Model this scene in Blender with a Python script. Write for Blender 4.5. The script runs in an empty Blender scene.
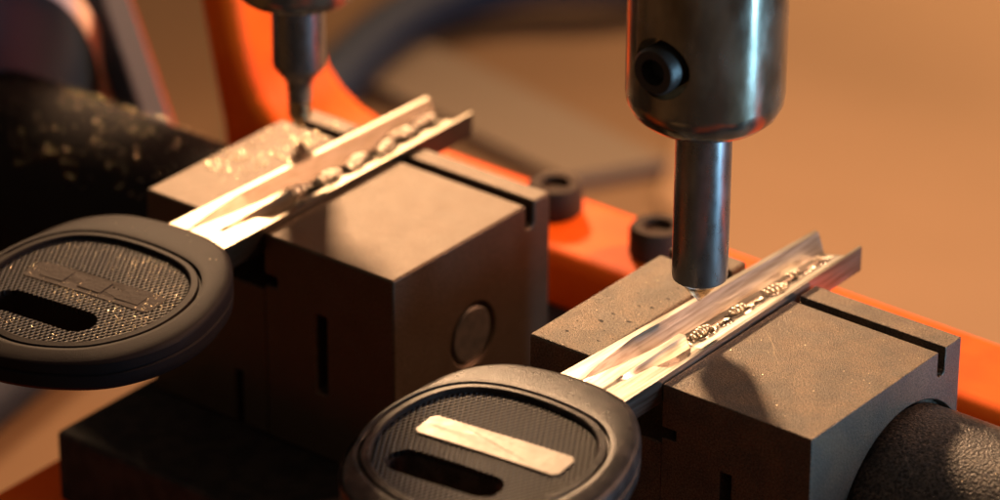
import bpy, bmesh, math, random
from mathutils import Vector, Matrix, noise
# 1 Blender unit = 1 cm
C = bpy.context.scene.collection
sc = bpy.context.scene
sc.unit_settings.scale_length = 0.01
PI = math.pi
# ------------------------------------------------------------------ camera
cam = bpy.data.objects.new('camera', bpy.data.cameras.new('camera')); C.objects.link(cam)
sc.camera = cam
cr = Vector((0.78630303, 0.61782137, 0.00492892)); cu = Vector((-0.28700991, 0.35819045, 0.8884396)); cf = Vector((-0.54713148, 0.6999974, -0.45896709))
CP = Vector((22.14362, -34.00957, 23.25491))
cam.matrix_world = Matrix(((cr.x, cu.x, -cf.x, CP.x), (cr.y, cu.y, -cf.y, CP.y), (cr.z, cu.z, -cf.z, CP.z), (0, 0, 0, 1)))
cam.data.sensor_width = 36; cam.data.lens = 36 * 4.1702
cam.data.clip_start = 1; cam.data.clip_end = 1000
cam.data.dof.use_dof = True; cam.data.dof.focus_distance = 48.3
cam.data.dof.aperture_fstop = 0.150 / 0.92
# ------------------------------------------------------------------ light
w = bpy.data.worlds.new('World'); sc.world = w; w.use_nodes = True
w.node_tree.nodes['Background'].inputs[0].default_value = (1.0, 0.70, 0.50, 1)
w.node_tree.nodes['Background'].inputs[1].default_value = 0.15
sc.view_settings.view_transform = 'Standard'; sc.view_settings.look = 'None'
sc.view_settings.exposure = 0; sc.view_settings.gamma = 1
sc.render.film_transparent = False
sc.cycles.max_bounces = 6; sc.cycles.use_denoising = True
sc.cycles.sample_clamp_indirect = 8
TH = Vector((0.616, -0.788, 0)); RT = Vector((0.786, 0.618, 0))     # towards the camera, camera right
def lamp(name, az, el, dist, size, power, col, target=(-3, 1.5, 0), sizey=None, spread=180):
    # az measured from the camera side, positive to camera right
    a, e = math.radians(az), math.radians(el)
    d = (TH * math.cos(a) + RT * math.sin(a)) * math.cos(e) + Vector((0, 0, math.sin(e)))
    L = bpy.data.lights.new(name, 'AREA'); L.energy = power; L.color = col; L.size = size
    L.spread = math.radians(spread)
    if sizey: L.shape = 'RECTANGLE'; L.size_y = sizey
    o = bpy.data.objects.new(name, L); C.objects.link(o)
    o.location = Vector(target) + d * dist
    o.rotation_euler = (-d).to_track_quat('-Z', 'Y').to_euler()
    return o
lamp('work_lamp', 191, 27, 42, 4.2, 4600, (1, .60, .32), spread=75)
lamp('cool_fill', 66, 1, 22, 2.6, 5200, (.34, .68, 1), sizey=15)  # added cool strip for blue reflections on chuck and shank; no window there
lamp('background_fill', 150, 62, 60, 16, 9000, (1, .585, .30), target=(-11, 38, -8), spread=50)  # added fill to brighten the bench background at the right
lamp('warm_side_fill', 105, 30, 60, 12, 3100, (1, .5, .28), target=(-12, 5, 0), spread=40)  # added warm fill aimed at the orange column

# ------------------------------------------------------------------ materials
def mat(name, base, rough=.5, metal=0., spec=.5, bump=0., bscale=40., detail=4., mix=None, mscale=20., mlo=.4, mhi=.6,
        rvar=0., stretch=(1, 1, 1), coat=0., speck=0., sscale=60.):
    m = bpy.data.materials.new(name); m.use_nodes = True
    nt = m.node_tree; b = nt.nodes['Principled BSDF']
    b.inputs['Base Color'].default_value = (*base, 1); b.inputs['Roughness'].default_value = rough
    b.inputs['Metallic'].default_value = metal; b.inputs['Specular IOR Level'].default_value = spec
    b.inputs['Coat Weight'].default_value = coat
    tc = nt.nodes.new('ShaderNodeTexCoord'); mp = nt.nodes.new('ShaderNodeMapping')
    mp.inputs['Scale'].default_value = stretch; nt.links.new(tc.outputs['Object'], mp.inputs[0])
    def nz(scale, det=4.):
        n = nt.nodes.new('ShaderNodeTexNoise'); n.inputs['Scale'].default_value = scale; n.inputs['Detail'].default_value = det
        nt.links.new(mp.outputs[0], n.inputs['Vector']); return n
    if bump:
        n = nz(bscale, detail); bp = nt.nodes.new('ShaderNodeBump'); bp.inputs['Strength'].default_value = bump
        bp.inputs['Distance'].default_value = .02
        nt.links.new(n.outputs[0], bp.inputs['Height']); nt.links.new(bp.outputs[0], b.inputs['Normal'])
        m['bump'] = bp.name
    if mix:
        n = nz(mscale, 6.); r = nt.nodes.new('ShaderNodeMapRange'); r.inputs[1].default_value = mlo; r.inputs[2].default_value = mhi
        nt.links.new(n.outputs[0], r.inputs[0])
        mx = nt.nodes.new('ShaderNodeMix'); mx.data_type = 'RGBA'
        mx.inputs[6].default_value = (*base, 1); mx.inputs[7].default_value = (*mix, 1)
        nt.links.new(r.outputs[0], mx.inputs[0]); nt.links.new(mx.outputs[2], b.inputs['Base Color'])
    if speck:
        src = b.inputs['Base Color'].links[0].from_socket if b.inputs['Base Color'].links else None
        n = nz(sscale, 2.); r = nt.nodes.new('ShaderNodeMapRange'); r.inputs[1].default_value = .35; r.inputs[2].default_value = .68
        r.inputs[3].default_value = 1 - speck; r.inputs[4].default_value = 1 + speck * 1.3
        nt.links.new(n.outputs[0], r.inputs[0])
        mu = nt.nodes.new('ShaderNodeVectorMath'); mu.operation = 'SCALE'; mu.inputs[0].default_value = base
        if src: nt.links.new(src, mu.inputs[0])
        nt.links.new(r.outputs[0], mu.inputs['Scale']); nt.links.new(mu.outputs[0], b.inputs['Base Color'])
    if rvar:
        n = nz(mscale * 1.7, 5.); r = nt.nodes.new('ShaderNodeMapRange')
        r.inputs[1].default_value = .3; r.inputs[2].default_value = .7
        r.inputs[3].default_value = rough - rvar; r.inputs[4].default_value = rough + rvar
        nt.links.new(n.outputs[0], r.inputs[0]); nt.links.new(r.outputs[0], b.inputs['Roughness'])
    return m
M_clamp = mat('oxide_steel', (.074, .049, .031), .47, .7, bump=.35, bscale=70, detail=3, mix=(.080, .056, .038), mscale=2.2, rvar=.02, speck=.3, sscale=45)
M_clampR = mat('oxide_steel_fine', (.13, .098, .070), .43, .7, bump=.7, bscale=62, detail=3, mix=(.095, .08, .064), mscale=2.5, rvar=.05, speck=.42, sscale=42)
M_pin = mat('pin_steel', (.085, .07, .058), .5, .5, bump=.3, bscale=30, mix=(.05, .045, .04), mscale=8)
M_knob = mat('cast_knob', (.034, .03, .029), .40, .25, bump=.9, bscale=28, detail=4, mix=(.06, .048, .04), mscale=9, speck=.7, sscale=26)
M_knobL = mat('knob_shaded', (.012, .010, .010), .7, 0, spec=.04, bump=.4, bscale=12)  # darker, duller knob copy; shade on the left handle put into its colour
M_carr = mat('black_oxide', (.014, .012, .012), .7, 0, .25, bump=.4, bscale=14, detail=8, mix=(.03, .022, .02), mscale=4)
M_orange = mat('orange_enamel', (1.0, .15, .008), .55, 0, .15, bump=.08, bscale=6, mix=(.95, .12, .006), mscale=1.5)
M_chuck = mat('turned_steel', (.38, .39, .33), .22, .92, bump=.04, bscale=6, detail=8, stretch=(2, 2, 1), mix=(.22, .21, .17), mscale=1.2, rvar=.07)
M_shank = mat('ground_steel', (.30, .32, .33), .30, .95, bump=.03, bscale=4, detail=8, stretch=(2, 2, 1), mix=(.24, .26, .27), mscale=2.5, rvar=.06)
M_screw = mat('black_screw', (.06, .038, .026), .65, 0, .06, bump=.2, bscale=20)
M_setscrew = mat('set_screw_steel', (.04, .04, .038), .42, .5, bump=.2, bscale=20)
M_void = mat('socket_recess', (.008, .008, .008), .8)
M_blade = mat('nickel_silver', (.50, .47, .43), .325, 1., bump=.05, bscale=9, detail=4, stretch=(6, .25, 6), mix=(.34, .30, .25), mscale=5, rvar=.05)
M_bladeL = mat('nickel_silver_dim', (.12, .10, .078), .35, 1., bump=.10, bscale=6, detail=6, stretch=(6, .6, 6), mix=(.10, .08, .055), mscale=5, rvar=.04)  # blade metal darkened to offset lamp glare on the left key
M_cut = mat('fresh_cut_brass', (.86, .66, .38), .2, 1., bump=.9, bscale=26, detail=6, mix=(.25, .16, .08), mscale=11)
M_chip = mat('brass_chip', (1.0, .84, .56), .28, 1.)
M_curl = mat('steel_curl', (.95, .88, .74), .36, 1.)
M_plastic = mat('key_plastic', (.014, .012, .012), .31, 0, .15, bump=.3, bscale=60, detail=3, mix=(.038, .03, .027), mscale=4, rvar=.05, speck=.3, sscale=50)
M_plasticL = mat('key_plastic_dim', (.012, .009, .009), .5, 0, .05, bump=.25, bscale=80, detail=3)  # key plastic darkened and dulled to hold back lamp glare on the left head
M_bar_glare = mat('label_bar', (.40, .31, .20), .40, 0, bump=.15, bscale=9, detail=5, mix=(.34, .26, .17), mscale=3, rvar=.05)  # pale tone stands for backlight reflected in the bar
M_bark = mat('label_bar_dark', (.03, .02, .017), .7, 0, spec=.15, bump=.5, bscale=14)
M_table = mat('bench_top', (.21, .125, .06), .8, 0, .3, bump=.1, bscale=2, mix=(.16, .095, .045), mscale=.12, mlo=.3, mhi=.7)
M_card = mat('tan_card', (.33, .205, .11), .8, 0, .3, bump=.1, bscale=2, mix=(.28, .175, .09), mscale=.15, mlo=.3, mhi=.7)
M_cable = mat('cable_rubber', (.015, .025, .045), .6, 0, .2)
M_grey = mat('grey_rule', (.17, .13, .085), .8)
M_bar2 = mat('grey_rod', (.05, .085, .13), .5, 0)
M_red = mat('red_rod', (.5, .06, .03), .5)
M_wheel = mat('dark_wheel', (.018, .035, .05), .35, .3)
M_rim = mat('rim_highlight', (.95, .80, .66), .35, .0)  # pale diffuse colour stands for highlights along the wheel's ribs
M_scr = mat('scratch', (.34, .27, .20), .42, .8)
# diamond/line knurl for the key grip panel
def grip():
    m = mat('grip_knurl', (.018, .016, .016), .36, spec=.25)
    nt = m.node_tree; b = nt.nodes['Principled BSDF']
    tc = nt.nodes.new('ShaderNodeTexCoord')
    outs = []
    for ang, sc_ in ((28, 5.2), (-32, 5.2)):
        mp = nt.nodes.new('ShaderNodeMapping'); mp.inputs['Rotation'].default_value = (0, 0, math.radians(ang))
        nt.links.new(tc.outputs['Object'], mp.inputs[0])
        wv = nt.nodes.new('ShaderNodeTexWave'); wv.inputs['Scale'].default_value = sc_; wv.inputs['Distortion'].default_value = .25
        wv.inputs['Detail Scale'].default_value = 2.; nt.links.new(mp.outputs[0], wv.inputs['Vector']); outs.append(wv)
    mul = nt.nodes.new('ShaderNodeMath'); mul.operation = 'MULTIPLY'
    nt.links.new(outs[0].outputs['Fac'], mul.inputs[0]); nt.links.new(outs[1].outputs['Fac'], mul.inputs[1])
    bp = nt.nodes.new('ShaderNodeBump'); bp.inputs['Strength'].default_value = 1; bp.inputs['Distance'].default_value = .2
    nt.links.new(mul.outputs[0], bp.inputs['Height']); nt.links.new(bp.outputs[0], b.inputs['Normal'])
    return m
M_grip = grip()

# ------------------------------------------------------------------ helpers
def empty(name, label, cat, loc=(0, 0, 0), group=None):
    o = bpy.data.objects.new(name, None); C.objects.link(o); o.location = loc
    o.empty_display_size = .3
    tag(o, label, cat, group); return o
def tag(o, label=None, cat=None, group=None, kind=None):
    if label: o['label'] = label
    if cat: o['category'] = cat
    if group: o['group'] = group
    if kind: o['kind'] = kind
    return o
def obj(name, bm, m, parent=None, smooth=False, bevel=0, seg=2, label=None):
    bmesh.ops.recalc_face_normals(bm, faces=bm.faces[:])
    me = bpy.data.meshes.new(name); bm.to_mesh(me); bm.free()
    me.materials.append(m)
    o = bpy.data.objects.new(name, me); C.objects.link(o)
    if smooth:
        for p in me.polygons: p.use_smooth = True
    if parent:
        o.parent = parent; o.location = -parent.location
    if bevel:
        b = o.modifiers.new('bevel', 'BEVEL'); b.width = bevel; b.segments = seg; b.limit_method = 'ANGLE'; b.angle_limit = math.radians(40)
        b.harden_normals = False
    if label: o['label'] = label
    return o
def box(bm, x0, x1, y0, y1, z0, z1):
    r = bmesh.ops.create_cube(bm, size=1)
    for v in r['verts']:
        v.co = Vector(((x0 + x1) / 2 + v.co.x * (x1 - x0), (y0 + y1) / 2 + v.co.y * (y1 - y0), (z0 + z1) / 2 + v.co.z * (z1 - z0)))
def prism(bm, pts, axis, a, b):
    # pts: 2-D outline in the two other axes (cyclic order), extruded along axis from a to b
    def P(p, t):
        return {'x': (t, p[0], p[1]), 'y': (p[0], t, p[1]), 'z': (p[0], p[1], t)}[axis]
    A = [bm.verts.new(P(p, a)) for p in pts]; B = [bm.verts.new(P(p, b)) for p in pts]
    bm.faces.new(A); bm.faces.new(B[::-1])
    n = len(pts)
    for i in range(n): bm.faces.new((A[i], A[(i + 1) % n], B[(i + 1) % n], B[i]))
def lathe(bm, prof, o=(0, 0, 0), axis=Vector((0, 0, 1)), n=64, wob=0):
    # prof: list of (radius, along)
    axis = Vector(axis).normalized(); q = axis.to_track_quat('Z', 'Y'); o = Vector(o)
    rings = []
    for r, h in prof:
        if r < 1e-6: rings.append([bm.verts.new(o + q @ Vector((0, 0, h)))]); continue
        rings.append([bm.verts.new(o + q @ Vector((r * math.cos(2 * PI * i / n), r * math.sin(2 * PI * i / n), h))) for i in range(n)])
    for a, b in zip(rings, rings[1:]):
        for i in range(n):
            j = (i + 1) % n
            if len(a) == 1 and len(b) == 1: continue
            if len(a) == 1: bm.faces.new((a[0], b[j], b[i]))
            elif len(b) == 1: bm.faces.new((a[i], a[j], b[0]))
            else: bm.faces.new((a[i], a[j], b[j], b[i]))
def cut(o, cutters):
    """boolean-subtract a bmesh from o and bake the result"""
    me = bpy.data.meshes.new('cut'); bmesh.ops.recalc_face_normals(cutters, faces=cutters.faces[:]); cutters.to_mesh(me); cutters.free()
    c = bpy.data.objects.new('cut', me); C.objects.link(c); c.matrix_world = Matrix.Identity(4)
    bpy.context.view_layer.update()
    b = o.modifiers.new('bool', 'BOOLEAN'); b.object = c; b.solver = 'EXACT'; b.use_self = True
    if len(o.modifiers) > 1: o.modifiers.move(len(o.modifiers) - 1, 0)
    bev = [m for m in o.modifiers if m.type == 'BEVEL']
    for m in bev: m.show_viewport = False
    dg = bpy.context.evaluated_depsgraph_get(); dg.update()
    new = bpy.data.meshes.new_from_object(o.evaluated_get(dg))
    o.modifiers.remove(b); old = o.data; nm = old.name; o.data = new; bpy.data.meshes.remove(old); new.name = nm
    for m in bev: m.show_viewport = True
    bpy.data.objects.remove(c); bpy.data.meshes.remove(me)
def smooth_by_angle(o, deg=35):
    me = o.data
    for p in me.polygons: p.use_smooth = True
    me.set_sharp_from_angle(angle=math.radians(deg))

# ------------------------------------------------------------------ setting
bm = bmesh.new(); box(bm, -160, 120, -120, 160, -10, -8)
tag(obj('bench_surface', bm, M_table), kind='structure')

# ------------------------------------------------------------------ machine frame
fr = empty('machine_frame', 'orange enamelled machine frame with curved column behind the clamps', 'machine frame', (-6, 5, -8))
Y0, Y1 = 4.12, 5.75
prof = [(-20, 6.6), (-13.0, 0.75), (-12.55, -1.5), (-12.5, -2.6), (6, -2.6), (6, -1.5), (-9.9, -1.5)]  # unseen upper column bent left so the lamp light clears it
# fillet from the column down to the ledge
fil = [(-10.9, -1.40), (-11.3, -1.28), (-11.62, -1.10), (-11.85, -.85), (-12.02, -.5), (-12.15, -.05), (-12.28, .6), (-12.6, 1.2), (-13.4, 2.1), (-19, 7.2)]
bm = bmesh.new(); prism(bm, prof + fil, 'y', Y0, Y1)
o = obj('column', bm, M_orange, fr, bevel=.22, seg=5); smooth_by_angle(o, 30)
bm = bmesh.new(); box(bm, -11.1, 6, -4.5, 6.2, -7.95, -3.9)
obj('base_plate', bm, M_orange, fr, bevel=.1, seg=3)
bm = bmesh.new(); box(bm, -10.6, 5.8, 4.25, 5.5, -3.895, -2.605)
obj('riser', bm, M_orange, fr)
for bx, by in ((-7.50, 5.08), (-5.72, 4.93)):
    bm = bmesh.new()
    lathe(bm, [(0, -1.495), (.34, -1.495), (.37, -1.46), (.37, -1.14), (.33, -1.08), (.20, -1.08)], (bx, by, 0), n=40)
    lathe(bm, [(.20, -1.08), (.19, -1.17), (0, -1.17)], (bx, by, 0), n=40)
    b = obj('bolt', bm, M_screw, fr); smooth_by_angle(b, 40)
bm = bmesh.new(); box(bm, -10.3, 5.5, 3.3, 4.08, -3.3, -2.2)
rail = tag(obj('guide_rail', bm, M_carr, bevel=.05), 'dark grey steel guide rail lying along the orange ledge behind the clamps', 'rail')
bm = bmesh.new(); box(bm, -10.29, 3.5, -1.57, 3.28, -3.87, -2.86)
car = obj('carriage', bm, M_carr, bevel=.07, seg=3)
tag(car, 'black steel carriage block carrying both clamps', 'carriage')

# ------------------------------------------------------------------ clamps
P = 6.0612
L = 3.09; G0, G1 = 2.60, 2.76
def clamp(dx, knob_side, label, m):
    root = empty('key_clamp', label, 'clamp', (dx - 2, 1.5, -2.85), 'twin key clamps on the carriage')
    # movable jaw: full-height block on the right, channel across the back of its top
    def jaw_profile(zb):
        return [(0, zb), (L, zb), (L, 0), (G1, 0), (G1, -.30), (G1 - .04, -.35), (G0 + .04, -.35), (G0, -.30), (G0, 0), (0, 0)]
    bm = bmesh.new(); prism(bm, jaw_profile(-2.85), 'x', dx - 2.06, dx)
    j = obj('movable_jaw', bm, m, root, bevel=.035, seg=3)
    bm = bmesh.new()
    box(bm, dx - 1.23, dx - 1.07, -1, .28, -1.94, -.86)       # vertical slot in the front
    box(bm, dx - 2.30, dx - 1.86, -1, .30, -.70, -.56)        # horizontal notch
    cut(j, bm)
    if knob_side > 0:
        bm = bmesh.new(); lathe(bm, [(0, -.16), (1.345, -.16), (1.345, 1), (0, 1)], (dx, 1.95, -1.8), Vector((1, 0, 0)), n=72)
        cut(j, bm)
    else:
        bm = bmesh.new(); lathe(bm, [(0, -.07), (.42, -.07), (.42, 1), (0, 1)], (dx, 1.54, -1.37), Vector((1, 0, 0)), n=48)
        cut(j, bm)
        bm = bmesh.new(); lathe(bm, [(0, -.07), (.365, -.07), (.365, -.02), (.35, -.006), (0, -.006)], (dx, 1.54, -1.37), Vector((1, 0, 0)), n=48)
        p = obj('pivot_pin', bm, M_pin, root); smooth_by_angle(p, 40)
    smooth_by_angle(j, 25)
    # fixed jaw on the left and the body that carries it
    bm = bmesh.new(); prism(bm, jaw_profile(-.78), 'x', dx - 4.0, dx - 3.06)
    obj('fixed_jaw', bm, m, root, bevel=.045, seg=3)
    bm = bmesh.new(); box(bm, dx - 3.98, dx - 2.075, .02, L - .02, -2.85, -.785)
    b = obj('clamp_body', bm, m, root, bevel=.03)
    bm = bmesh.new(); box(bm, dx - 2.60, dx - 2.48, -1, .2, -3, -2.10); cut(b, bm)
    # knob
    s = knob_side
    x0 = dx - .10 if s > 0 else dx - 4.0
    xw = x0 - 1.05
    ln = 3.35 if s > 0 else 4.75
    prof = [(0, 0), (1.24, 0), (1.29, .06), (1.30, .5), (1.30, 1.6), (1.30, ln - .15), (1.24, ln), (0, ln)]
    bm = bmesh.new(); lathe(bm, prof, (x0, 1.95, -1.8), Vector((s, 0, 0)), n=80)
    k = obj('clamp_knob', bm, M_knob if s > 0 else M_knobL, root); smooth_by_angle(k, 40)
    if s < 0:
        bm = bmesh.new()
        lathe(bm, [(0, 3.36), (1.0, 3.36), (1.0, 3.6), (2.1, 3.7), (2.35, 3.8), (2.46, 3.86), (2.46, 4.0), (2.36, 4.04), (2.36, 4.20), (2.48, 4.24), (2.48, 4.40), (2.4, 4.5), (2.4, 6.2), (2.1, 6.6), (0, 6.6)],
              (xw, 1.95, -1.8), Vector((s, 0, 0)), n=96)
        h = obj('handwheel', bm, M_wheel, root); smooth_by_angle(h, 40)
        for a in (3.90, 4.36):
            bm = bmesh.new()
            lathe(bm, [(2.44, a - .08), (2.62, a - .06), (2.67, a - .02), (2.67, a + .02), (2.62, a + .06), (2.44, a + .08), (2.3, a + .08), (2.3, a - .08), (2.44, a - .08)], (xw, 1.95, -1.8), Vector((s, 0, 0)), n=96)
            r = obj('rim', bm, M_rim, h, smooth=True); r.location = (0, 0, 0)
    return root
clampR = clamp(0, 1, 'dark steel key clamp in sharp focus under the thick chuck, scratched top', M_clampR)
clampL = clamp(-P, -1, 'blurred dark steel key clamp with round pin on its side, left of the other', M_clamp)
# scratches and pits on the right clamp's top
random.seed(5)
jawR = [c for c in clampR.children if c.name.startswith('movable_jaw')][0]
fixR = [c for c in clampR.children if c.name.startswith('fixed_jaw')][0]
for (ax, ay, bx, by, wd) in [(-1.938, 1.82, -1.452, 1.427, .012), (-1.99, 1.96, -1.30, 1.20, .007), (-1.702, 1.32, -1.40, 1.46, .009), (-1.6, 1.55, -1.42, 1.30, .01),
                          (-1.66, 2.42, -1.58, 1.95, .006), (-1.0, 1.1, -.86, .9, .006), (-.9, 2.1, -.7, 1.95, .006), (-1.2, .55, -1.0, .5, .006)]:
    bm = bmesh.new()
    d = Vector((bx - ax, by - ay, 0)); nrm = Vector((-d.y, d.x, 0)).normalized() * wd * .32
    k = 8; prev = None
    for i in range(k + 1):
        t = i / k; p = Vector((ax, ay, .003)) + d * t + nrm * math.sin(t * 5) * .8
        wv = nrm * math.sin(PI * (t * .9 + .05))
        a, b = bm.verts.new(p + wv), bm.verts.new(p - wv)
        if prev: bm.faces.new((prev[0], a, b, prev[1]))
        prev = (a, b)
    s = obj('scratch', bm, M_scr, clampR); s.parent = jawR; s.location = (0, 0, 0)
pits = [(-3.527, .77, .035), (-3.521, .998, .028), (-3.255, .956, .034), (-3.078, .875, .026), (-3.26, .355, .02), (-3.689, .323, .03), (-3.25, 1.41, .03), (-3.236, 1.709, .03), (-3.4, 1.35, .022), (-3.6, 1.6, .016), (-3.35, .6, .015), (-3.75, .6, .015), (-3.15, .5, .015), (-3.3, 2.0, .02)]
for x, y, r in pits:
    bm = bmesh.new(); n = 9; vs = []; r *= .8
    for i in range(n):
        a = 2 * PI * i / n; rr = r * random.uniform(.7, 1.2)
        vs.append(bm.verts.new((x + rr * 1.3 * math.cos(a), y + rr * math.sin(a) * .8, .003)))
    bm.faces.new(vs)
    s = obj('pit', bm, M_void, clampR); s.parent = fixR; s.location = (0, 0, 0)

# ------------------------------------------------------------------ keys
def sm(a, b, x):
    t = max(0., min(1., (x - a) / (b - a))); return t * t * (3 - 2 * t)
def blade(dx, root, seed, tipw=-2.80, m=M_blade):
    NY = 420; ys = [-.9 + i * (4.15 + .9) / NY for i in range(NY + 1)]
    cnt = [5, 9, 6, 7, 8, 4, 12, 5, 4]
    pockets = [(1.36, .50, .19, .045), (1.76, .56, .10, .03), (2.10, .50, .18, .045), (2.46, .56, .09, .03), (2.80, .51, .18, .045), (3.16, .54, .09, .03), (3.42, .50, .11, .035), (3.76, .53, .11, .03)]
    bm = bmesh.new(); rows = []
    for y in ys:
        xl = -3.03 + (y + .5) / 4.65 * (tipw + 3.03); xr = -2.065 - .04 * max(0, y) / 4.15
        t1 = max(.01, min(1, (y + .55) / 1.1)) ** .75
        t2 = max(.01, min(1, (y + .42) / 1.1)) ** .75
        k = sm(.12, .26, y)                       # right land narrows to a thin rim
        ml = .29 - .205 * t1; mr = .31 + .17 * t1
        nl = .62 - .05 * t2; nr = .66 + .14 * t2; nr += (.945 - nr) * k
        top = .085; ridge = top - .165 * sm(.98, 1.05, y)
        lf = 0.
        bp = [(0, top + lf), (ml, top + lf * .9), (ml + .18 * t1, top - .225 * t1), (ml + .27 * t1, top - .23 * t1), (mr, ridge), (nl, ridge),
              (nl + (.04 + .03 * t2) * 1., min(ridge, top - .15 * t2)), (nr - .05 * t2, top - .15 * t2), (nr, top), (1, top)]
        if y > .98:
            bp[4] = (mr, top - .165 * sm(.98, 1.05, y) - .02)
        row = []
        sv = []
        for (s0, z0), (s1, z1), n in zip(bp, bp[1:], cnt):
            for q in range(n): sv.append((s0 + (s1 - s0) * q / n, z0 + (z1 - z0) * q / n))
        sv.append(bp[-1])
        for s, z in sv:
            x = xl + (xr - xl) * s
            for (py, ps, pr, pd) in pockets:
                if abs(y - py) < .3:
                    a = (y - py) / (pr * 1.15); b = (s - ps - (y - py) * .12) / (pr * .62)
                    d = math.sqrt(a * a + b * b)
                    if d < 1.25:
                        z -= pd * (1 - sm(.82, 1.0, d)) * (1 - .35 * math.sin(y * 95 + s * 30))
                        z += .012 * math.exp(-((d - 1.06) / .09) ** 2) * (1 + .8 * noise.noise(Vector((x * 14, y * 14, seed))))
            z += .0010 * noise.noise(Vector((x * 9, y * 2.2, seed + 3)))
            yy = y
            if y > 4.0: yy = y - (y - 4.0) * (.9 * math.exp(-((s - .5) / .26) ** 2))
            row.append(bm.verts.new((dx + x, yy, z)))
        rows.append(row)
    nx = len(rows[0]) - 1
    for a, b in zip(rows, rows[1:]):
        for i in range(nx): bm.faces.new((a[i], a[i + 1], b[i + 1], b[i]))
    # sides and underside
    low = []
    for row in rows:
        l = bm.verts.new((row[0].co.x, row[0].co.y, -.24)); r = bm.verts.new((row[-1].co.x, row[-1].co.y, -.24)); low.append((l, r))
    for k in range(len(rows) - 1):
        bm.faces.new((rows[k][0], rows[k + 1][0], low[k + 1][0], low[k][0]))
        bm.faces.new((rows[k + 1][-1], rows[k][-1], low[k][1], low[k + 1][1]))
        bm.faces.new((low[k][0], low[k + 1][0], low[k + 1][1], low[k][1]))
    bm.faces.new([low[-1][0]] + rows[-1] + [low[-1][1]])
    bm.faces.new([low[0][1]] + rows[0][::-1] + [low[0][0]])
    o = obj('blade', bm, m, root); smooth_by_angle(o, 38)
    return o
def closed_spline(pts, n):
    out = []; m = len(pts)
    for k in range(n):
        t = k / n * m; i = int(t) % m; f = t - int(t)
        p0, p1, p2, p3 = (Vector(pts[(i + j - 1) % m]) for j in range(4))
        out.append(.5 * ((2 * p1) + (p2 - p0) * f + (2 * p0 - 5 * p1 + 4 * p2 - p3) * f * f + (3 * p1 - p0 - 3 * p2 + p3) * f ** 3))
    return out
def radial(pts, n):
    """resample a closed star-shaped outline by angle round its centroid"""
    fine = closed_spline(pts, 720); c = sum(fine, Vector((0, 0))) / len(fine); out = []
    for k in range(n):
        a = -PI + 2 * PI * k / n; best = None
        d = Vector((math.cos(a), math.sin(a)))
        for p, q in zip(fine, fine[1:] + fine[:1]):
            u, v = p - c, q - c
            den = d.x * (v.y - u.y) - d.y * (v.x - u.x)
            if abs(den) < 1e-12: continue
            t = (u.x * (v.y - u.y) - u.y * (v.x - u.x)) / den
            s_ = (u.x * d.y - u.y * d.x) / den
            if t > 0 and -1e-6 <= s_ <= 1 + 1e-6: best = t if best is None else max(best, t)
        out.append(c + d * best)
    return c, out
OUT = [(-3.56, -.80), (-3.1, -.68), (-2.72, -.65), (-2.3, -.68), (-1.86, -.84), (-1.38, -1.34), (-1.08, -2.0), (-.97, -2.6), (-1.05, -3.2), (-1.35, -3.75), (-2.0, -4.2),
       (-2.7, -4.36), (-3.35, -4.15), (-3.76, -3.7), (-4.0, -3.1), (-4.1, -2.45), (-4.12, -1.85), (-4.04, -1.38), (-3.86, -1.04)]
INN = [(-3.25, -1.47), (-2.6, -1.40), (-1.98, -1.50), (-1.58, -1.86), (-1.40, -2.4), (-1.45, -3.0), (-1.78, -3.55), (-2.4, -3.86), (-3.05, -3.78), (-3.58, -3.45), (-3.86, -2.85), (-3.88, -2.2), (-3.68, -1.72)]
NH = 128
cO, RO = radial(OUT, NH); cI, RI = radial(INN, NH)
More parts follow.
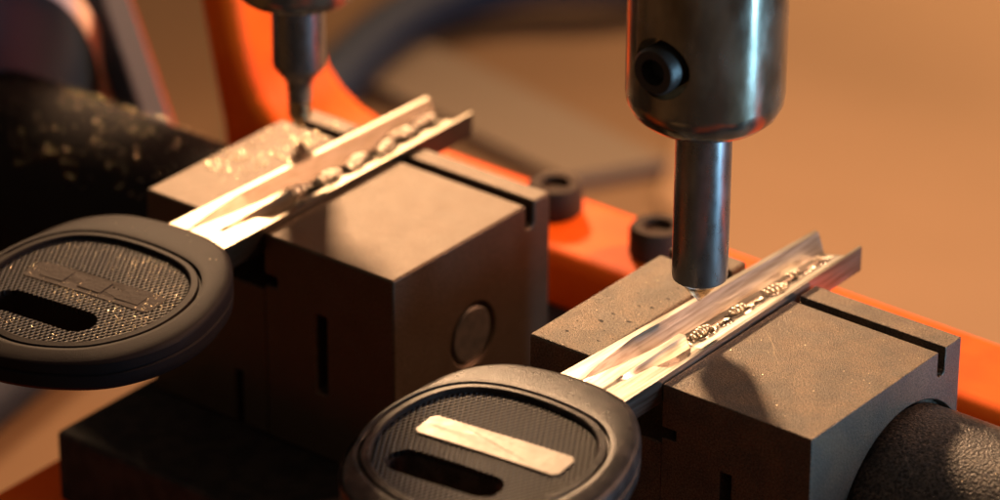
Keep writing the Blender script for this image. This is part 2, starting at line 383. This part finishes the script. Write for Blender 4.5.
def head(dx, root, dark_bar, rot=0):
    cen = Vector((-2.5, -.5))
    def T(p):
        q = Vector((p[0], p[1])) - cen; c_, s_ = math.cos(rot), math.sin(rot)
        return Vector((dx + cen.x + q.x * c_ - q.y * s_, cen.y + q.x * s_ + q.y * c_))
    def drop(p): return .013 * ((p[0] + 2.2) ** 2 + (min(0, p[1] + 1.1)) ** 2)
    def O(s): return [cO + (p - cO) * s for p in RO]
    def I(s): return [cI + (p - cI) * s for p in RI]
    def mixr(t, a, b): return [p * (1 - t) + q * t for p, q in zip(a, b)]
    rings = [(O(.93), -.36), (O(.975), -.34), (O(.995), -.29), (O(1.0), -.2), (O(1.0), -.14), (O(.985), -.125), (O(.985), -.105), (O(1.0), -.09), (O(1.0), .02), (O(.997), .08), (O(.985), .118), (O(.965), .138),
             (O(.93), .15), (mixr(.85, O(.93), I(1.13)), .175), (I(1.13), .175), (I(1.10), .17), (I(1.09), .12), (I(1.075), .12), (I(1.06), .165), (I(1.0), .172), (I(.985), .16), (I(.98), .06)]
    bm = bmesh.new(); vr = []
    for pts, z in rings:
        vr.append([bm.verts.new((*T(p), z - (drop(p) if z > .04 else 0))) for p in pts])
    for a, b in zip(vr, vr[1:]):
        for i in range(NH):
            j = (i + 1) % NH; bm.faces.new((a[i], a[j], b[j], b[i]))
    bm.faces.new(vr[0][::-1]); bm.faces.new(vr[-1])
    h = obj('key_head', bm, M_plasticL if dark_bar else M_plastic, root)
    def stadium(x, y, hl, r, ang, z0, z1, n=14):
        b_ = bmesh.new(); pts = []
        for k in range(n + 1):
            a = -PI / 2 + PI * k / n; pts.append((hl + r * math.cos(a), r * math.sin(a)))
        for k in range(n + 1):
            a = PI / 2 + PI * k / n; pts.append((-hl + r * math.cos(a), r * math.sin(a)))
        ca, sa = math.cos(ang), math.sin(ang)
        prism(b_, [tuple(T((x + p[0] * ca - p[1] * sa, y + p[0] * sa + p[1] * ca))) for p in pts], 'z', z0, z1)
        return b_
    cut(h, stadium(-2.70, -3.20, .50, .23, math.radians(5), -1, 1)); smooth_by_angle(h, 32)
    bm = bmesh.new(); prism(bm, [tuple(T(p)) for p in I(.978)], 'z', -.12, .115)
    g = obj('grip_panel', bm, M_grip, root); cut(g, stadium(-2.70, -3.20, .51, .235, math.radians(5), -1, 1))
    def bend(o_):
        b_ = bmesh.new(); b_.from_mesh(o_.data)
        bmesh.ops.triangulate(b_, faces=b_.faces[:])
        for _ in range(3): bmesh.ops.subdivide_edges(b_, edges=[e for e in b_.edges if e.calc_length() > .25], cuts=1, use_grid_fill=False)
        for v in b_.verts: v.co.z -= drop((v.co.x - dx, v.co.y))
        b_.to_mesh(o_.data); b_.free()
    bend(g)
    ca, sa = math.cos(math.radians(5)), math.sin(math.radians(5))
    def q(px, py): return tuple(T((-2.62 + px * ca - py * sa, -2.42 + px * sa + py * ca)))
    rect = [(-.93, -.17), (-.93, .13), (-.87, .19), (.9, .21), (.96, .15), (.96, -.16), (.9, -.22), (-.87, -.22)]
    bm = bmesh.new(); prism(bm, [q(*p) for p in rect], 'z', .10, .122 if dark_bar else .135)
    lb = obj('label_bar', bm, M_bark if dark_bar else M_bar_glare, root, label='dark bar with three square marks, dusted with chips' if dark_bar else 'smooth label bar coloured pale for backlight glare')
    bend(lb)
    if dark_bar:
        for cx in (-.55, .02, .58):
            bm = bmesh.new(); prism(bm, [q(cx + a, b) for a, b in ((-.17, -.13), (.17, -.13), (.17, .13), (-.17, .13))], 'z', .115, .128)
            k = obj('square_mark', bm, M_bark, lb); k.location = (0, 0, 0); bend(k)
    return h
keyR = empty('key', 'black headed car key with glare toned label bar, sharp in front clamp', 'key', (-2.5, -1, -.3), 'keys held in the two clamps')
blade(0, keyR, 1.0); head(0, keyR, False)
keyL = empty('key', 'black headed key with chip dusted grip, blurred in left clamp', 'key', (-2.5 - P, -1, -.3), 'keys held in the two clamps')
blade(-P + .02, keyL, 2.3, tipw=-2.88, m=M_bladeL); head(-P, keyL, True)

# ------------------------------------------------------------------ chuck and cutter
ch = empty('spindle_chuck', 'thick dark steel chuck with side set screw above the right clamp', 'chuck', (-2.6, 1.44, 2.7))
cx, cy = -2.6, 1.44
bm = bmesh.new(); lathe(bm, [(0, 2.66), (.36, 2.66), (.62, 2.67), (.74, 2.71), (.84, 2.80), (.905, 2.93), (.92, 3.05), (.92, 7.0), (0, 7.0)], (cx, cy, 0), n=128)
b = obj('chuck_body', bm, M_chuck, ch)
bm = bmesh.new(); lathe(bm, [(0, -.25), (.37, -.25), (.37, .5), (0, .5)], (cx, cy - .92, 3.62), Vector((0, -1, 0)), n=48)
cut(b, bm); smooth_by_angle(b, 30)
bm = bmesh.new()
lathe(bm, [(0, -.24), (.28, -.24), (.28, .08), (.255, .12), (.20, .12)], (cx, cy - .92, 3.62), Vector((0, -1, 0)), n=36)
lathe(bm, [(.155, .118), (.15, -.05), (0, -.05)], (cx, cy - .92, 3.62), Vector((0, -1, 0)), n=6)
lathe(bm, [(.20, .12), (.155, .118)], (cx, cy - .92, 3.62), Vector((0, -1, 0)), n=36)
s = obj('set_screw', bm, M_setscrew, ch); smooth_by_angle(s, 35)
cuL = 'cylindrical steel cutter with small conical point held by the thick chuck'
cu_ = empty('cutter', cuL, 'cutter', (cx, cy, .1))
bm = bmesh.new(); lathe(bm, [(0, .60), (.29, .60), (.325, .63), (.33, .66), (.33, 2.655), (0, 2.655)], (cx, cy, 0), n=80)
s = obj('shank', bm, M_shank, cu_); smooth_by_angle(s, 35)
bm = bmesh.new(); lathe(bm, [(.24, .599), (.23, .56), (.10, .40), (.0, .29)], (cx, cy, 0), n=40)
s = obj('cutting_point', bm, M_cut, cu_); smooth_by_angle(s, 35)
# left tracer
tx, ty = -P - 3.45, 2.33
ch2 = empty('tracer_holder', 'round steel holder cut by the top edge above left clamp', 'holder', (tx, ty, 2))
bm = bmesh.new(); lathe(bm, [(0, 2.0), (.6, 2.0), (.74, 2.04), (.80, 2.12), (.82, 2.22), (.82, 6.5), (0, 6.5)], (tx, ty, 0), n=96)
s = obj('holder_body', bm, M_chuck, ch2); smooth_by_angle(s, 30)
tr = empty('tracer_pin', 'stepped steel tracer pin with slanted tip, in the blurred holder', 'tracer', (tx, ty, 0))
bm = bmesh.new(); lathe(bm, [(0, .55), (.15, .55), (.158, .72), (.18, .82), (.24, .91), (.33, 1.02), (.34, 1.08), (.34, 1.995), (0, 1.995)], (tx, ty, 0), n=64)
s = obj('shank', bm, M_shank, tr); smooth_by_angle(s, 60)
bm = bmesh.new(); lathe(bm, [(.151, .55), (.145, .32), (.12, .30), (.025, .12), (0, .12)], (tx, ty, 0), n=32)
for v in bm.verts:
    if v.co.z < .2: v.co.x -= .04; v.co.y += .03
s = obj('pin_tip', bm, M_cut, tr); smooth_by_angle(s, 40)

# ------------------------------------------------------------------ burrs and shavings
def curl(seed, c, ang, turns, rad, length):
    random.seed(seed); bm = bmesh.new(); prev = None
    n = int(turns * 22); d = Vector((math.cos(ang), math.sin(ang), 0)); e = Vector((-d.y, d.x, 0))
    for i in range(n + 1):
        t = i / n; a = t * turns * 2 * PI
        r = rad * (.55 + .6 * math.sin(PI * t) + .18 * noise.noise(Vector((t * 6, seed, 0))))
        p = Vector(c) + d * (t - .5) * length + e * r * math.cos(a) + Vector((0, 0, r * .8 * math.sin(a)))
        p += Vector((noise.noise(Vector((t * 9, seed, 1))), noise.noise(Vector((t * 9, seed, 2))), 0)) * .02
        wv = d * (length / turns * .36) * (.7 + .3 * random.random())
        a_, b_ = bm.verts.new(p + wv), bm.verts.new(p - wv)
        if prev: bm.faces.new((prev[0], a_, b_, prev[1]))
        prev = (a_, b_)
    return bm
GR = 'bright metal shavings in the key grooves'
plR = ['striped curl of bright metal nearest the cutter on the front key', 'crumpled bright shaving second from the cutter on the front key',
       'third bright shaving along the front key groove', 'small shaving beyond the third one on the front key', 'tiny bright shaving at the tip of the front key']
for k, (x, y, tn, r, ln) in enumerate([(-2.52, 1.36, 5.5, .062, .34), (-2.50, 2.10, 4, .052, .30), (-2.46, 2.80, 4.6, .056, .34), (-2.52, 3.28, 3, .035, .22), (-2.50, 3.76, 2, .032, .16)]):
    bm = curl(k + 1, (x, y, -.06), PI / 2 + random.uniform(-.35, .0), tn, r, ln)
    o = obj('metal_shaving', bm, M_curl, smooth=True); so = o.modifiers.new('solid', 'SOLIDIFY'); so.thickness = .006
    tag(o, plR[k], 'shaving', GR)
plL = ['blurred shaving nearest the head of the left key', 'second blurred shaving from the head of the left key', 'middle blurred glinting shaving in left key groove',
       'fourth blurred shaving along the left key', 'blurred shaving close to the tip of left key', 'last tiny shaving at the tip of left key']
for k, (x, y) in enumerate([(-2.55, 1.2), (-2.5, 1.75), (-2.5, 2.3), (-2.47, 2.85), (-2.55, 3.3), (-2.6, 3.75)]):
    bm = curl(k + 21, (x - P, y, -.03), PI / 2 + random.uniform(-.3, .3), 3.5, .07 if k < 5 else .05, .36)
    o = obj('metal_shaving', bm, M_curl, smooth=True); so = o.modifiers.new('solid', 'SOLIDIFY'); so.thickness = .006
    tag(o, plL[k], 'shaving', GR)
def chips(name, label, pts, lo, hi, seed, m=M_chip):
    random.seed(seed); bm = bmesh.new()
    for p in pts:
        p = Vector(p); s = random.uniform(lo, hi)
        R_ = Matrix.Rotation(random.uniform(0, 6.3), 3, 'Z') @ Matrix.Rotation(random.gauss(0, .2), 3, 'X') @ Matrix.Rotation(random.gauss(0, .2), 3, 'Y')
        vs = [bm.verts.new(p + R_ @ (Vector(v) * s) + Vector((0, 0, s * .5))) for v in ((-1, -.35, .0), (.2, -.5, .06), (1, .1, 0), (.1, .5, -.1), (0, 0, .14))]
        for a, b in ((0, 1), (1, 2), (2, 3), (3, 0)): bm.faces.new((vs[a], vs[b], vs[4]))
        bm.faces.new((vs[3], vs[2], vs[1], vs[0]))
    o = obj(name, bm, m); tag(o, label, 'swarf', None, 'stuff'); return o
random.seed(11); U = random.uniform; Gs = random.gauss
pts = [(-P + U(-3.95, -3.12), U(.9, 3.0), 0) for _ in range(130)] + [(-P + Gs(-3.6, .22), Gs(1.5, .3), 0) for _ in range(50)] + [(-P + Gs(-3.25, .1), Gs(2.3, .3), 0) for _ in range(60)]
pts = [p for p in pts if -P - 3.98 < p[0] < -P - 3.08 and not (2.58 < p[1] < 2.78)]
chips('metal_chips', 'tiny glinting chips scattered on the left clamp top', pts, .012, .030, 3)
pts = []
for _ in range(480):
    a = U(-.9, .75); x = -P - 4.05 - U(0, 4.4)
    pts.append((x, 1.95 + 1.315 * math.sin(a), -1.79 + 1.315 * math.cos(a)))
chips('metal_chips', 'blurred glinting chips lying on the left clamp knob', pts, .007, .016, 4)
pts = []
for _ in range(3500):
    x, y = U(-3.85, -1.4), U(-3.85, -1.4)
    q = Vector((x, y)) - cI
    if (q.x / 1.2) ** 2 + (q.y / 1.2) ** 2 > 1 or (abs(x + 2.7) < .78 and abs(y + 3.2) < .32): continue
    if noise.noise(Vector((x * 1.6, y * 1.6, 7))) + .25 * (x + 2.6) > U(-.5, .6): pts.append((-P + x, y, .118 - .013 * ((x + 2.2) ** 2 + min(0, y + 1.1) ** 2)))
chips('metal_chips', 'fine sparkling chips dusting the grip of the left key', pts, .003, .0095, 5)
pts = [(-P + U(-3.6, -1.2), U(-3.2, -.8), .16) for _ in range(60)]
pts = [p for p in pts if (Vector((p[0] + P, p[1])) - cI).length > 1.36]
chips('metal_chips', 'sparse fine dust on the shoulder of the left key', pts, .003, .008, 6)
pts = [(U(-.0, 1.8) * 1 - 0, 1.95 + 1.3 * math.sin(a), -1.8 + 1.3 * math.cos(a)) for a in [U(-1.3, .8) for _ in range(40)]]
chips('metal_chips', 'few tiny dust flecks on the right clamp knob', [(p[0] + .1, p[1], p[2]) for p in pts], .004, .010, 8)

pts = [(U(-3.9, -3.15), U(.1, 3.0), 0) for _ in range(35)] + [(U(-1.95, -.1), U(.1, 2.5), 0) for _ in range(45)] + [(Gs(-1.98, .05), U(.3, 3.0), 0) for _ in range(40)]
pts = [p for p in pts if p[0] < -3.1 or p[0] > -2.04]
chips('metal_chips', 'sparse fine dust on the right clamp top', pts, .003, .011, 9)
# ------------------------------------------------------------------ blurred things behind
def tube(name, pts, r, m, label, cat, n=16):
    cu2 = bpy.data.curves.new(name, 'CURVE'); cu2.dimensions = '3D'; cu2.bevel_depth = r; cu2.bevel_resolution = 6; cu2.resolution_u = 12
    sp = cu2.splines.new('NURBS'); sp.points.add(len(pts) - 1); sp.use_endpoint_u = True; sp.order_u = 4
    for p, q in zip(sp.points, pts): p.co = (*q, 1)
    tmp = bpy.data.objects.new('t', cu2); C.objects.link(tmp); dg = bpy.context.evaluated_depsgraph_get(); dg.update()
    me = bpy.data.meshes.new_from_object(tmp.evaluated_get(dg)); bpy.data.objects.remove(tmp)
    me.materials.clear(); me.materials.append(m)
    for p in me.polygons: p.use_smooth = True
    o = bpy.data.objects.new(name, me); C.objects.link(o); me.name = name
    tag(o, label, cat); return o
tube('rubber_cable', [(-19.4, 13.5, -7.3), (-20.2, 15, -7.3), (-21.1, 17.6, -7.3), (-21.3, 19.3, -7.3), (-20.9, 20.7, -7.3), (-20.2, 21.6, -7.3), (-19.2, 22.3, -7.3), (-18.4, 23.6, -7.3), (-18.2, 27, -7.3), (-19, 36, -7.3)],
     .48, M_cable, 'thick dark blue cable curving across the bench behind the machine', 'cable')
tube('rubber_hose', [(-16.8, 1.0, -7.5), (-17.6, 4.5, -7.5), (-17.9, 6.2, -7.5), (-18.6, 9, -7.5)], .48, M_cable, 'dark hose on the bench at the lower left corner', 'hose')
bm = bmesh.new(); prism(bm, [(-18.9, 24.8), (-18.2, 24.2), (-14.1, 16.6), (-6, 12), (30, 60), (-20, 80), (-34, 50)], 'z', -7.99, -7.9)
tag(obj('card_sheet', bm, M_card), 'plain golden tan sheet lying on the bench at the right', 'sheet')
bm = bmesh.new(); prism(bm, [(-22.3, 17.2), (-20.9, 18.9), (-14.6, 17.7), (-15.6, 16.0)], 'z', -7.99, -7.75)
tag(obj('steel_strip', bm, M_grey, bevel=.03), 'flat grey strip lying on the bench below the cable', 'strip')
def bar(name, a, b, wd, th, m, label, cat):
    a, b = Vector(a), Vector(b); bm = bmesh.new(); box(bm, -wd / 2, wd / 2, -th / 2, th / 2, 0, (b - a).length)
    q = (b - a).to_track_quat('Z', 'Y')
    for v in bm.verts: v.co = a + q @ v.co
    return tag(obj(name, bm, m, bevel=.05), label, cat)
def on(px, py, y):
    d = cf + cr * (px - 500) / 4170.2 - cu * (py - 250) / 4170.2; t = (y - CP.y) / d.y; return CP + d * t
bar('support_rod', (-13.9, 4.6, -3.2), (-16.2, 4.6, 2.3), .5, .5, M_bar2, 'slanted blue grey support rod beside the handwheel', 'rod')
bar('lever_rod', (-14.15, 5.0, -3.6), (-16.7, 5.0, 2.3), .6, .4, M_red, 'blurred dark red rod between handwheel and grey rod', 'rod')
